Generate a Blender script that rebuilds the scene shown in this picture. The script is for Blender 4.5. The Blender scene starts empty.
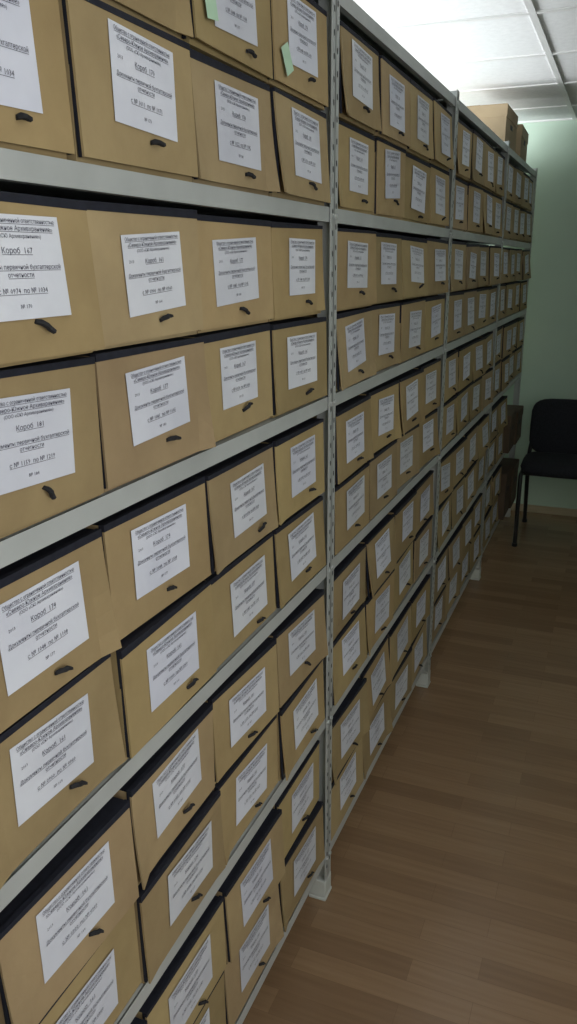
import bpy, math, random
from mathutils import Vector, Matrix
random.seed(11)
S = bpy.context.scene
COL = S.collection
S.view_settings.view_transform = 'Standard'
S.view_settings.look = 'None'
S.view_settings.exposure = 0.0

# ------------------------------------------------------------------ materials
def newmat(name, rough=0.6, metal=0.0, color=(1,1,1)):
    m = bpy.data.materials.new(name); m.use_nodes = True
    nt = m.node_tree
    b = nt.nodes['Principled BSDF']
    b.inputs['Roughness'].default_value = rough
    b.inputs['Metallic'].default_value = metal
    b.inputs['Base Color'].default_value = (*color, 1)
    return m, nt, b
def N(nt, t, **kw):
    n = nt.nodes.new(t)
    for k, v in kw.items(): setattr(n, k, v)
    return n
def noisy(name, c1, c2, scale=5, rough=0.6, metal=0.0, bump=0.0, bscale=60, stretch=(1,1,1), spec=None, tint=False):
    m, nt, b = newmat(name, rough, metal)
    tc = N(nt, 'ShaderNodeTexCoord'); mp = N(nt, 'ShaderNodeMapping')
    mp.inputs['Scale'].default_value = stretch
    nt.links.new(tc.outputs['Object'], mp.inputs['Vector'])
    n = N(nt, 'ShaderNodeTexNoise'); n.inputs['Scale'].default_value = scale; n.inputs['Detail'].default_value = 5
    nt.links.new(mp.outputs[0], n.inputs['Vector'])
    r = N(nt, 'ShaderNodeValToRGB')
    r.color_ramp.elements[0].position = .3; r.color_ramp.elements[1].position = .7
    r.color_ramp.elements[0].color = (*c1, 1); r.color_ramp.elements[1].color = (*c2, 1)
    nt.links.new(n.outputs[0], r.inputs[0])
    if tint:
        at = N(nt, 'ShaderNodeAttribute'); at.attribute_name = 'tint'
        mx = N(nt, 'ShaderNodeMixRGB', blend_type='MULTIPLY'); mx.inputs[0].default_value = 1
        nt.links.new(r.outputs[0], mx.inputs[1]); nt.links.new(at.outputs['Color'], mx.inputs[2])
        nt.links.new(mx.outputs[0], b.inputs['Base Color'])
    else:
        nt.links.new(r.outputs[0], b.inputs['Base Color'])
    if bump:
        n2 = N(nt, 'ShaderNodeTexNoise'); n2.inputs['Scale'].default_value = bscale
        nt.links.new(mp.outputs[0], n2.inputs['Vector'])
        bp = N(nt, 'ShaderNodeBump'); bp.inputs['Strength'].default_value = bump; bp.inputs['Distance'].default_value = .002
        nt.links.new(n2.outputs[0], bp.inputs['Height']); nt.links.new(bp.outputs[0], b.inputs['Normal'])
    if spec is not None: b.inputs['Specular IOR Level'].default_value = spec
    return m

def kraft_mat():
    m, nt, b = newmat('kraft_cardboard', .7)
    b.inputs['Specular IOR Level'].default_value = .3
    tc = N(nt, 'ShaderNodeTexCoord')
    n = N(nt, 'ShaderNodeTexNoise'); n.inputs['Scale'].default_value = 5; n.inputs['Detail'].default_value = 8; n.inputs['Roughness'].default_value = .65
    n2 = N(nt, 'ShaderNodeTexNoise'); n2.inputs['Scale'].default_value = 14; n2.inputs['Detail'].default_value = 4
    nt.links.new(tc.outputs['Object'], n.inputs['Vector']); nt.links.new(tc.outputs['Object'], n2.inputs['Vector'])
    r = N(nt, 'ShaderNodeValToRGB')
    r.color_ramp.elements[0].position = .3; r.color_ramp.elements[1].position = .72
    r.color_ramp.elements[0].color = (.33, .24, .125, 1); r.color_ramp.elements[1].color = (.44, .328, .172, 1)
    nt.links.new(n.outputs[0], r.inputs[0])
    at = N(nt, 'ShaderNodeAttribute'); at.attribute_name = 'tint'
    mx = N(nt, 'ShaderNodeMixRGB', blend_type='MULTIPLY'); mx.inputs[0].default_value = 1
    nt.links.new(r.outputs[0], mx.inputs[1]); nt.links.new(at.outputs['Color'], mx.inputs[2])
    nt.links.new(mx.outputs[0], b.inputs['Base Color'])
    bp = N(nt, 'ShaderNodeBump'); bp.inputs['Strength'].default_value = .45; bp.inputs['Distance'].default_value = .006
    nt.links.new(n2.outputs[0], bp.inputs['Height']); nt.links.new(bp.outputs[0], b.inputs['Normal'])
    return m
M_KRAFT = kraft_mat()
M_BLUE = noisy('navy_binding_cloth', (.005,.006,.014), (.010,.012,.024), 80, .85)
M_BLACK = noisy('black_ribbon', (.008,.008,.01), (.016,.016,.02), 60, .85)
M_PAPER = noisy('label_paper', (.62,.64,.73), (.72,.74,.82), 9, .6, 0, .5, 22, tint=True)
M_INK = noisy('printer_ink', (.06,.06,.10), (.10,.10,.14), 20, .6)
M_MINT = noisy('mint_sticky_note', (.42,.62,.45), (.48,.68,.5), 20, .7)
M_STEEL = noisy('grey_painted_steel', (.42,.44,.435), (.50,.52,.515), 8, .45, .1)
M_HOLE = noisy('dark_slot', (.03,.03,.03), (.05,.05,.05), 8, .8)
M_FOOT = noisy('white_plastic_foot', (.5,.52,.5), (.58,.6,.58), 8, .5)
M_WALL = noisy('pale_green_paint', (.52,.655,.55), (.56,.695,.59), 3, .85, 0, .2, 90)
M_SKIRT = noisy('wood_skirting', (.42,.33,.22), (.5,.4,.28), 8, .5, stretch=(1,10,10))
M_CEIL = noisy('mineral_ceiling_tile', (.80,.81,.82), (.87,.88,.89), 40, .95, 0, .4, 120)
M_TBAR = noisy('white_t_bar', (.8,.8,.8), (.86,.86,.86), 8, .4)
M_FABRIC = noisy('black_chair_fabric', (.008,.009,.013), (.02,.022,.03), 120, .95, 0, .5, 300)
M_FRAME = noisy('black_chair_frame', (.01,.01,.012), (.02,.02,.022), 20, .35, .3)
M_DARKBOX = noisy('brown_carton', (.085,.055,.035), (.12,.08,.05), 6, .8)
M_TAPE = noisy('packing_tape', (.33,.22,.12), (.38,.26,.14), 20, .3)
M_DTAPE = noisy('dark_tape', (.10,.07,.045), (.12,.085,.055), 20, .3)

def floor_mat():
    m, nt, b = newmat('laminate_parquet', .24)
    tc = N(nt, 'ShaderNodeTexCoord')
    br = N(nt, 'ShaderNodeTexBrick')
    br.offset = .37; br.offset_frequency = 2; br.squash = 1
    br.inputs['Scale'].default_value = 1
    br.inputs['Brick Width'].default_value = .42
    br.inputs['Row Height'].default_value = .066
    br.inputs['Mortar Size'].default_value = .0005
    br.inputs['Mortar Smooth'].default_value = .3
    br.inputs['Bias'].default_value = 0
    br.inputs['Color1'].default_value = (.235,.145,.082,1)
    br.inputs['Color2'].default_value = (.325,.208,.12,1)
    br.inputs['Mortar'].default_value = (.19,.115,.062,1)
    nt.links.new(tc.outputs['Object'], br.inputs['Vector'])
    mp = N(nt, 'ShaderNodeMapping'); mp.inputs['Scale'].default_value = (2.5, 45, 1)
    nt.links.new(tc.outputs['Object'], mp.inputs['Vector'])
    n = N(nt, 'ShaderNodeTexNoise'); n.inputs['Scale'].default_value = 1.6; n.inputs['Detail'].default_value = 6
    nt.links.new(mp.outputs[0], n.inputs['Vector'])
    r = N(nt, 'ShaderNodeValToRGB')
    r.color_ramp.elements[0].position = .3; r.color_ramp.elements[1].position = .7
    r.color_ramp.elements[0].color = (.88,.86,.84,1); r.color_ramp.elements[1].color = (1.05,1.05,1.05,1)
    nt.links.new(n.outputs[0], r.inputs[0])
    mx = N(nt, 'ShaderNodeMixRGB', blend_type='MULTIPLY'); mx.inputs[0].default_value = 1
    nt.links.new(br.outputs['Color'], mx.inputs[1]); nt.links.new(r.outputs[0], mx.inputs[2])
    nt.links.new(mx.outputs[0], b.inputs['Base Color'])
    return m
M_FLOOR = floor_mat()

# ------------------------------------------------------------------ mesh builder
class MB:
    def __init__(s): s.v=[]; s.f=[]; s.m=[]; s.t=[]
    def add(s, verts, faces, mat=0, M=None, tint=(1,1,1)):
        o=len(s.v)
        for p in verts:
            p=Vector(p)
            if M is not None: p = M@p
            s.v.append(p); s.t.append(tint)
        for f in faces:
            s.f.append([i+o for i in f]); s.m.append(mat)
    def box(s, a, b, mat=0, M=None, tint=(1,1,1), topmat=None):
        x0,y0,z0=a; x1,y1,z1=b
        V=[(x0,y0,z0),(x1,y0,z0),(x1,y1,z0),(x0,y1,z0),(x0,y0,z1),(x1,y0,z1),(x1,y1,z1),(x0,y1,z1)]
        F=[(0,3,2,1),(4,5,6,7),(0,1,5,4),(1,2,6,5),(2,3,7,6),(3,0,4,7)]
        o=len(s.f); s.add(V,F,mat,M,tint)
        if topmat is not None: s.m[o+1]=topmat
    def cyl(s, c, axis, r, h, n=12, mat=0, M=None):
        ax={'x':(Vector((0,1,0)),Vector((0,0,1)),Vector((1,0,0))),'y':(Vector((0,0,1)),Vector((1,0,0)),Vector((0,1,0))),'z':(Vector((1,0,0)),Vector((0,1,0)),Vector((0,0,1)))}[axis]
        c=Vector(c); V=[]
        for k in (0,1):
            for i in range(n):
                a=2*math.pi*i/n
                V.append(c+ax[0]*r*math.cos(a)+ax[1]*r*math.sin(a)+ax[2]*h*k)
        F=[[i,(i+1)%n,n+(i+1)%n,n+i] for i in range(n)]+[list(range(n))[::-1],list(range(n,2*n))]
        s.add(V,F,mat,M)
    def obj(s, name, mats, parent=None, bevel=0, smooth=False):
        me=bpy.data.meshes.new(name); me.from_pydata(s.v,[],s.f)
        for m in mats: me.materials.append(m)
        me.polygons.foreach_set('material_index', s.m)
        ca=me.color_attributes.new('tint','FLOAT_COLOR','POINT')
        for i,t in enumerate(s.t): ca.data[i].color=(*t,1)
        me.update()
        o=bpy.data.objects.new(name,me); COL.objects.link(o)
        if parent: o.parent=parent
        if bevel:
            bv=o.modifiers.new('bevel','BEVEL'); bv.width=bevel; bv.segments=2; bv.limit_method='ANGLE'
        if smooth:
            for p in me.polygons: p.use_smooth=True
        return o
def empty(name):
    e=bpy.data.objects.new(name,None); COL.objects.link(e); e.empty_display_size=.1; return e

# ------------------------------------------------------------------ room
XL,XR,YB,YE,ZC=-2.6,1.9,-2.2,5.37,2.40
T=.12
def slab(name,a,b,mat):
    m=MB(); m.box(a,b); return m.obj(name,[mat])
slab('floor',(XL-T,YB-T,-.1),(XR+T,YE+T,0),M_FLOOR)
slab('wall_end',(XL-T,YE,0),(XR+T,YE+T,ZC),M_WALL)
slab('wall_back',(XL-T,YB-T,0),(XR+T,YB,ZC),M_WALL)
def wall_with_window(name, x0,x1, wy0,wy1,wz0,wz1):
    m=MB()
    m.box((x0,YB,0),(x1,wy0,ZC)); m.box((x0,wy1,0),(x1,YE,ZC))
    m.box((x0,wy0,0),(x1,wy1,wz0)); m.box((x0,wy0,wz1),(x1,wy1,ZC))
    return m.obj(name,[M_WALL])
WL=(1.9,4.3,.9,2.2); WR=(-1.5,.6,.9,2.15)
wall_with_window('wall_left',XL-T,XL,*WL)
wall_with_window('wall_right',XR,XR+T,*WR)
def window(name,x,w):
    y0,y1,z0,z1=w; m=MB(); f=.05
    m.box((x-.03,y0,z0),(x+.03,y1,z0+f)); m.box((x-.03,y0,z1-f),(x+.03,y1,z1))
    m.box((x-.03,y0,z0+f),(x+.03,y0+f,z1-f)); m.box((x-.03,y1-f,z0+f),(x+.03,y1,z1-f))
    c=(y0+y1)/2; m.box((x-.03,c-f/2,z0+f),(x+.03,c+f/2,z1-f))
    m.obj(name,[M_TBAR],bevel=.004)
window('window_1',XL-.07,WL); window('window_2',XR+.07,WR)
m=MB(); m.box((XL-T,YB-T,ZC),(XR+T,YE+T,ZC+.1)); ceil=m.obj('ceiling',[M_CEIL])
m=MB()
xs=[.18+.6*i for i in range(-5,4) if XL<.18+.6*i<XR]
ys=[3.73+.6*i for i in range(-10,4) if YB<3.73+.6*i<YE]
for x in xs: m.box((x-.012,YB,ZC-.006),(x+.012,YE,ZC+.002))
for y in ys: m.box((XL,y-.012,ZC-.0055),(XR,y+.012,ZC+.002))
m.box((XL,YE-.02,ZC-.008),(XR,YE,ZC)); m.box((XL,YB,ZC-.008),(XR,YB+.02,ZC))
m.obj('trim_1',[M_TBAR])
m=MB(); m.box((XL,YE-.015,0),(XR,YE,.05)); m.obj('baseboard_end',[M_SKIRT],bevel=.003)
m=MB(); m.box((XR-.015,YB,0),(XR,YE-.015,.05)); m.obj('baseboard_right',[M_SKIRT],bevel=.003)

# ------------------------------------------------------------------ rack
PY=[-.75,.45,1.635,2.825,4.03,5.24]
LV=[.142,.545,.942,1.328,1.709]; TOP=2.105
DEP=.40
rack=empty('metal_shelving_rack')
m=MB()
PW=.042
for i,y in enumerate(PY):
    y0,y1=y-PW/2,y+PW/2
    if i==len(PY)-1: y0,y1=y-.045,y
    for fx,sgn in ((.006,-1),(-DEP-.006,1)):
        m.box((min(fx,fx+sgn*.002),y0,.03),(max(fx,fx+sgn*.002),y1,TOP+.02))
        m.box((min(fx,fx+sgn*.035),(y0+y1)/2-.002,.03),(max(fx,fx+sgn*.035),(y0+y1)/2+.002,TOP+.02))
rk=m.obj('posts',[M_STEEL],rack)
m=MB()
for i,y in enumerate(PY):
    yc=y if i<len(PY)-1 else y-.0225
    z=.10
    while z<TOP:
        for k,dy in enumerate((-.010,.010)):
            zz=z+k*.0125
            V=[];n=10
            for a in range(n):
                an=2*math.pi*a/n
                V.append((.0066, yc+dy+.0033*math.cos(an), zz+.0038*math.sin(an)+(.002 if math.sin(an)>0 else -.002)))
            m.add(V,[list(range(n))],0)
        z+=.04
m.obj('post_slots',[M_HOLE],rack)
m=MB()
for i,y in enumerate(PY):
    yc=y if i<len(PY)-1 else y-.0225
    for fx in (-.015,-DEP+.015):
        m.box((fx-.024,yc-.026,0),(fx+.024,yc+.026,.010))
        m.box((fx-.0215,yc-.0235,.010),(fx+.0225,yc+.0235,.06))
m.obj('foot_caps',[M_FOOT],rack,bevel=.003)
m=MB()
for b in range(len(PY)-1):
    y0,y1=PY[b]+.004,PY[b+1]-.004
    for z in LV+[TOP]:
        m.box((-DEP,y0,z-.003),(.001,y1,z))
        m.box((-.001,y0,z-.028),(.002,y1,z))
        m.box((-.012,y0,z-.028),(-.001,y1,z-.026))
        m.box((-DEP-.003,y0,z-.028),(-DEP+.001,y1,z))
    for z in LV+[TOP]:
        for yy in (PY[b]+.011,PY[b+1]-.011):
            m.cyl((.006,yy,z-.016),'x',.005,.004,6)
    m.box((-DEP-.006,y0,LV[0]-.028),(-DEP-.0045,y1,TOP))  # added unseen back sheet, blocks left window light so box gaps stay dark
m.obj('shelves_and_light_block',[M_STEEL],rack)

# ------------------------------------------------------------------ text variants
def text_mesh(num, a, b):
    specs=[("Общество с ограниченной ответственностью",.0056,.046,'C',True),
           ("«Северо-Южное Архивхранение»",.0058,.038,'C',True),
           ("(ООО «СЮ Архивхранение»)",.0046,.0305,'C',False),
           ("2013",.0046,.017,'L',False),
           ("Короб  %d"%num,.0072,.0145,'C',True),
           ("Документы первичной бухгалтерской",.0058,-.002,'C',True),
           ("отчетности",.0058,-.0102,'C',True),
           ("с № %04d  по № %04d"%(a,b),.0062,-.027,'C',True),
           ("№ %d"%(num+3),.0048,-.043,'C',False)]
    mb=MB()
    for s,size,z,al,bold in specs:
        cu=bpy.data.curves.new('t','FONT'); cu.body=s; cu.size=size*1.25; cu.resolution_u=1
        cu.align_x='CENTER' if al=='C' else 'LEFT'
        ob=bpy.data.objects.new('t',cu); COL.objects.link(ob)
        dg=bpy.context.evaluated_depsgraph_get(); dg.update()
        me=ob.evaluated_get(dg).to_mesh()
        dx=0 if al=='C' else -.060
        V=[(0,v.co.x+dx,v.co.y+z) for v in me.vertices]
        F=[list(p.vertices) for p in me.polygons]
        w=(max(v[1] for v in V)-min(v[1] for v in V)) if V else 0
        k=min(1,.128/w) if w>0 else 1
        V=[(v[0],v[1]*k,v[2]) for v in V]
        mb.add(V,F)
        if bold and al=='C':
            hw=w*k/2
            mb.add([(0,-hw,z-.0015),(0,hw,z-.0015),(0,hw,z-.0010),(0,-hw,z-.0010)],[(0,1,2,3)])
        ob.evaluated_get(dg).to_mesh_clear()
        bpy.data.objects.remove(ob); bpy.data.curves.remove(cu)
    me=bpy.data.meshes.new('label_print'); me.from_pydata(mb.v,[],mb.f); me.materials.append(M_INK)
    return me
TXT=[text_mesh(160+i*3+random.randint(0,2), 900+37*i, 960+37*i) for i in range(8)]

# ------------------------------------------------------------------ archive boxes
boxes=empty('archive_boxes')
BH=.171
def build_bay(bi):
    y0,y1=PY[bi]+.0275,PY[bi+1]-.0275
    if bi==len(PY)-2: y1-=.022
    if bi<=1: y0=y1-4*.270
    w=(y1-y0)/4
    body=MB(); lab=MB()
    for li,z in enumerate(LV):
        for r in range(2):
            for c in range(4):
                if bi==4 and li<=1 and c>=2: continue
                yc=y0+w*(c+.5)+random.uniform(-.001,.001)
                bw=w-.003-random.uniform(0,.008)
                bh=BH-random.uniform(0,.005)
                zb=z+.0015+r*(BH+.0022)
                push=random.uniform(-.006,.006)
                yaw=random.uniform(-.008,.008)
                t=random.uniform(.80,1.05); tint=(t,t*random.uniform(.98,1.03),t*random.uniform(.92,1.10))
                hw=bw/2
                M=Matrix.Translation((push,yc,zb))@Matrix.Rotation(yaw,4,'Z')
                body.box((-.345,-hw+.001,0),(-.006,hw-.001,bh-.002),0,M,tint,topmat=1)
                tilt=abs(random.gauss(.018,.022))
                if random.random()<.15: tilt+=.035
                roll=max(-.014,min(.014,random.gauss(0,.009)))
                fyaw=random.gauss(0,.013)
                MF=M@Matrix.Translation((-.005,0,bh-.001))@Matrix.Rotation(roll,4,'X')@Matrix.Rotation(fyaw,4,'Z')@Matrix.Rotation(-tilt,4,'Y')
                fh=bh-.006
                ny,nz=8,6; bow=random.uniform(-.0015,.004)
                cl,cr=random.uniform(0,.012)*(random.random()<.5),random.uniform(0,.012)*(random.random()<.5)
                V=[];F=[]
                def offx(u,v):
                    e=cl*max(0,-u)**7+cr*max(0,u)**7
                    return bow*(1-u*u)*math.sin(math.pi*v)+e*v*v
                for k,xo in enumerate((.0,.0030)):
                    for j in range(nz+1):
                        for i in range(ny+1):
                            u=i/ny*2-1; v=j/nz
                            V.append((xo+offx(u,v),u*(hw-.0005),-v*fh))
                o=(ny+1)*(nz+1)
                for j in range(nz):
                    for i in range(ny):
                        a=j*(ny+1)+i
                        F.append((a,a+1,a+ny+2,a+ny+1)); F.append((o+a,o+a+ny+1,o+a+ny+2,o+a+1))
                for i in range(ny):
                    F.append((i,o+i,o+i+1,i+1)); a=nz*(ny+1)+i; F.append((a,a+1,o+a+1,o+a))
                for j in range(nz):
                    a=j*(ny+1); F.append((a,a+ny+1,o+a+ny+1,o+a)); a+=ny; F.append((a,o+a,o+a+ny+1,a+ny+1))
                body.add(V,F,0,MF,tint)
                ta,tb2=random.uniform(.005,.011),random.uniform(.005,.011)
                X0,X1=-.004,.0038
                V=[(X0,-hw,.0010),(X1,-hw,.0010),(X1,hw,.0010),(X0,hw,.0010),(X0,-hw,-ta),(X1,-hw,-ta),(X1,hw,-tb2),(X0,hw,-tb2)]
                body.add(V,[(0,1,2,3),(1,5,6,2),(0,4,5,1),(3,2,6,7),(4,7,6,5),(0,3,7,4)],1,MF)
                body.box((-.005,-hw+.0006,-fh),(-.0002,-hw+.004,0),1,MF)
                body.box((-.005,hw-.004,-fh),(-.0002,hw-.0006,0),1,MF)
                # label
                lw=random.uniform(.138,.150)/2
                lh=(random.uniform(.104,.112) if li==4 else random.uniform(.093,.103))/2
                ly=random.uniform(-.010,.014); lz=-BH*.44+random.uniform(-.006,.006)
                lr=random.gauss(0,.032)
                lt=random.uniform(.84,1.04)
                ML=MF@Matrix.Translation((.0040+max(bow,0),ly,lz))@Matrix.Rotation(lr,4,'X')
                lab.add([(0,-lw,-lh),(0,lw,-lh),(0,lw,lh),(0,-lw,lh)],[(0,1,2,3)],0,ML,(lt,lt,lt*random.uniform(.97,1.03)))
                to=bpy.data.objects.new('label_print',random.choice(TXT)); COL.objects.link(to); to.parent=boxes
                to.matrix_world=ML@Matrix.Translation((.0006,0,0))@Matrix.Diagonal((1,.98,lh/.0545,1))
                # ribbon pull tab
                ty=ly+random.uniform(.005,.040); tz=lz-lh-random.uniform(.008,.017)
                MT=MF@Matrix.Translation((.004,ty,tz))@Matrix.Rotation(random.gauss(-.1,.32),4,'X')
                L=random.uniform(.006,.012)
                P=[(-L,0,.0005),(-L*.5,.004,.002),(0,.006,.0015),(L*.6,.005,.001),(L,.007,-.0005)]
                V=[];F=[]
                for (py,px,pz) in P:
                    h=.0034 if abs(py)<L else .0026
                    V+=[(px,py,pz-h),(px+.0035,py,pz-h*.6),(px+.0035,py,pz+h*.6),(px,py,pz+h)]
                for i in range(len(P)-1):
                    a=i*4
                    for q in range(4):
                        F.append((a+q,a+(q+1)%4,a+4+(q+1)%4,a+4+q))
                F+= [(3,2,1,0),(len(V)-4,len(V)-3,len(V)-2,len(V)-1)]
                body.add(V,F,2,MT)
                if bi==1 and li==4 and r==1 and c in (2,3):
                    sy,sz=(-.094,-.112) if c==2 else (-.092,-.124)
                    MS=MF@Matrix.Translation((.0085,sy,sz))@Matrix.Rotation(.12 if c==2 else .45,4,'X')
                    lab.add([(.002,-.017,-.022),(.002,.017,-.022),(.0,.017,.022),(0,-.017,.022)],[(0,1,2,3)],1,MS)
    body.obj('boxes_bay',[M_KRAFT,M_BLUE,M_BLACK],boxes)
    lab.obj('labels_bay',[M_PAPER,M_MINT],boxes)
for b in range(5): build_bay(b)

# cartons -----------------------------------------------------------------
def carton(name, x0,x1,y0,y1,z0,z1, mat, yaw=0, tape=M_TAPE):
    c=Vector(((x0+x1)/2,(y0+y1)/2,z0)); M=Matrix.Translation(c)@Matrix.Rotation(yaw,4,'Z')
    hx,hy,h=(x1-x0)/2,(y1-y0)/2,z1-z0
    m=MB()
    m.box((-hx,-hy,0),(hx,hy,h-.004),0,M)
    m.box((-hx,-hy,h-.004),(-.0015,hy,h),0,M); m.box((.0015,-hy,h-.004),(hx,hy,h),0,M)
    m.box((-.025,-hy-.0006,h),(.025,hy+.0006,h+.0006),1,M)
    m.box((-.025,-hy-.0008,h*.75),(.025,-hy,h),1,M)
    m.box((-hx-.003,-hy-.003,h-.055),(hx+.003,-hy,h-.002),0,M); m.box((hx,-hy,h-.055),(hx+.003,hy,h-.002),0,M)
    m.box((hx-.001,-.04,h*.55),(hx+.0008,.04,h*.55+.022),2,M)
    return m.obj(name,[mat,tape,M_HOLE],bevel=.002)
M_CART=noisy('kraft_carton',(.31,.235,.145),(.38,.29,.18),5,.8)
carton('cardboard_carton',-.34,-.04,4.20,4.58,TOP+.0005,TOP+.205,M_CART)
carton('cardboard_carton',-.33,-.03,4.66,5.02,TOP+.0005,TOP+.18,M_CART,.03)
for z,h in ((LV[0],.28),(LV[1],.22)):
    carton('brown_carton',-.34,.03,4.66,4.90,z+.001,z+h,M_DARKBOX,0,M_DTAPE)
    carton('brown_carton',-.34,.04,4.915,5.17,z+.001,z+h-.02,M_DARKBOX,0,M_DTAPE)

# ------------------------------------------------------------------ chair
chair=empty('padded_visitor_chair')
CX,CY=.335,4.86
def tube(name, pts, r):
    cu=bpy.data.curves.new(name,'CURVE'); cu.dimensions='3D'; cu.bevel_depth=r; cu.bevel_resolution=3; cu.use_fill_caps=True
    sp=cu.splines.new('NURBS'); sp.points.add(len(pts)-1)
    for p,q in zip(sp.points,pts): p.co=(q[0]+CX,q[1]+CY,q[2],1)
    sp.order_u=3; sp.use_endpoint_u=True; sp.resolution_u=8
    tmp=bpy.data.objects.new('tmp',cu); COL.objects.link(tmp)
    dg=bpy.context.evaluated_depsgraph_get(); dg.update()
    me=bpy.data.meshes.new_from_object(tmp.evaluated_get(dg)); bpy.data.objects.remove(tmp)
    me.materials.clear(); me.materials.append(M_FRAME); me.name=name
    for p in me.polygons: p.use_smooth=True
    o=bpy.data.objects.new(name,me); COL.objects.link(o); o.parent=chair; return o
for s,nm in ((-1,'left'),(1,'right')):
    X=.225*s
    tube('front_leg_'+nm,[(X,-.23,.001),(X,-.222,.2),(X,-.21,.40),(X,-.205,.425),(X,-.17,.432),(X,.0,.432),(X,.17,.432)],.0125)
    tube('back_leg_'+nm,[(X,.27,.001),(X,.235,.2),(X,.18,.42),(X*.98,.17,.50),(X*.9,.20,.62),(X*.86,.235,.74)],.0125)
    m=MB(); m.cyl((CX+X,CY-.23,0),'z',.016,.02); m.cyl((CX+X,CY+.27,0),'z',.016,.02); m.obj('foot_plugs_'+nm,[M_FRAME],chair)
tube('cross_bar_front',[(-.225,-.17,.43),(0,-.17,.43),(.225,-.17,.43)],.010)
tube('cross_bar_back',[(-.225,.15,.43),(0,.15,.43),(.225,.15,.43)],.010)
def cushion(name, w,d,t, f, M):
    n=28; rings=[(0.0,-.5),(.9,-.5),(.98,-.3),(1,0),(.98,.3),(.9,.48),(.6,.56),(0.0,.6)]
    V=[];F=[]
    for (k,h) in rings:
        for i in range(n):
            a=2*math.pi*i/n; c,s=math.cos(a),math.sin(a)
            x=math.copysign(abs(c)**.42,c)*w/2*max(k,.001); y=math.copysign(abs(s)**.42,s)*d/2*max(k,.001)
            V.append((x,y,h*t+f(x,y)))
    for j in range(len(rings)-1):
        for i in range(n):
            F.append((j*n+i,j*n+(i+1)%n,(j+1)*n+(i+1)%n,(j+1)*n+i))
    m=MB(); m.add(V,F,0,M)
    return m.obj(name,[M_FABRIC],chair,smooth=True)
cushion('seat',.48,.43,.06,lambda x,y:-.25*max(0,-y-.1)**1.6,Matrix.Translation((CX,CY-.02,.465)))
cushion('backrest',.46,.34,.045,lambda x,y:.55*x*x,Matrix.Translation((CX,CY+.20,.645))@Matrix.Rotation(math.radians(82),4,'X'))

# ------------------------------------------------------------------ ceiling luminaires (600x600 recessed)
M_EM,nt,b=newmat('luminaire_diffuser',.5,0,(.9,.9,.9)); b.inputs['Emission Color'].default_value=(1,.97,.90,1); b.inputs['Emission Strength'].default_value=2.85
def luminaire(x,y):
    m=MB(); z=ZC-.012
    m.box((x-.29,y-.29,z),(x+.29,y+.29,z+.011),0)
    for a in (-.285,.255): 
        m.box((x-.29,y+a,z-.006),(x+.29,y+a+.03,z),1)
        m.box((x+a,y-.255,z-.006),(x+a+.03,y+.255,z),1)
    for k in (-.1,.1): m.box((x+k-.002,y-.255,z-.012),(x+k+.002,y+.255,z),1)
    m.obj('ceiling_luminaire',[M_EM,M_TBAR])
luminaire(1.08,-.17); luminaire(1.08,1.03)

# ------------------------------------------------------------------ lights
def area(name,loc,rot,sx,sy,e,col):
    l=bpy.data.lights.new(name,'AREA'); l.shape='RECTANGLE'; l.size=sx; l.size_y=sy; l.energy=e; l.color=col
    o=bpy.data.objects.new(name,l); COL.objects.link(o); o.location=loc; o.rotation_euler=rot; return o
area('daylight_window_left',(XL+.02,3.1,1.55),(0,math.radians(-90-30),0),1.2,2.3,215,(.96,.99,1))
area('daylight_window_right',(XR-.02,-.45,1.5),(0,math.radians(90-6),0),1.2,2.0,26,(1,.98,.94))
w=bpy.data.worlds.new('World'); S.world=w; w.use_nodes=True
bg=w.node_tree.nodes['Background']; bg.inputs[0].default_value=(.7,.8,1,1); bg.inputs[1].default_value=.8

# ------------------------------------------------------------------ camera
cam=bpy.data.cameras.new('camera'); co=bpy.data.objects.new('camera',cam); COL.objects.link(co); S.camera=co
cam.sensor_fit='VERTICAL'; cam.sensor_height=36; cam.lens=800/1024*36; cam.clip_start=.02
yaw,pt=math.radians(22.4),math.radians(17.2)
F=Vector((-math.sin(yaw)*math.cos(pt),math.cos(yaw)*math.cos(pt),-math.sin(pt)))
q=F.to_track_quat('-Z','Y')
R=q.to_matrix().to_4x4()@Matrix.Rotation(math.radians(-.4),4,'Z')
co.matrix_world=Matrix.Translation((.575,0,1.6))@R
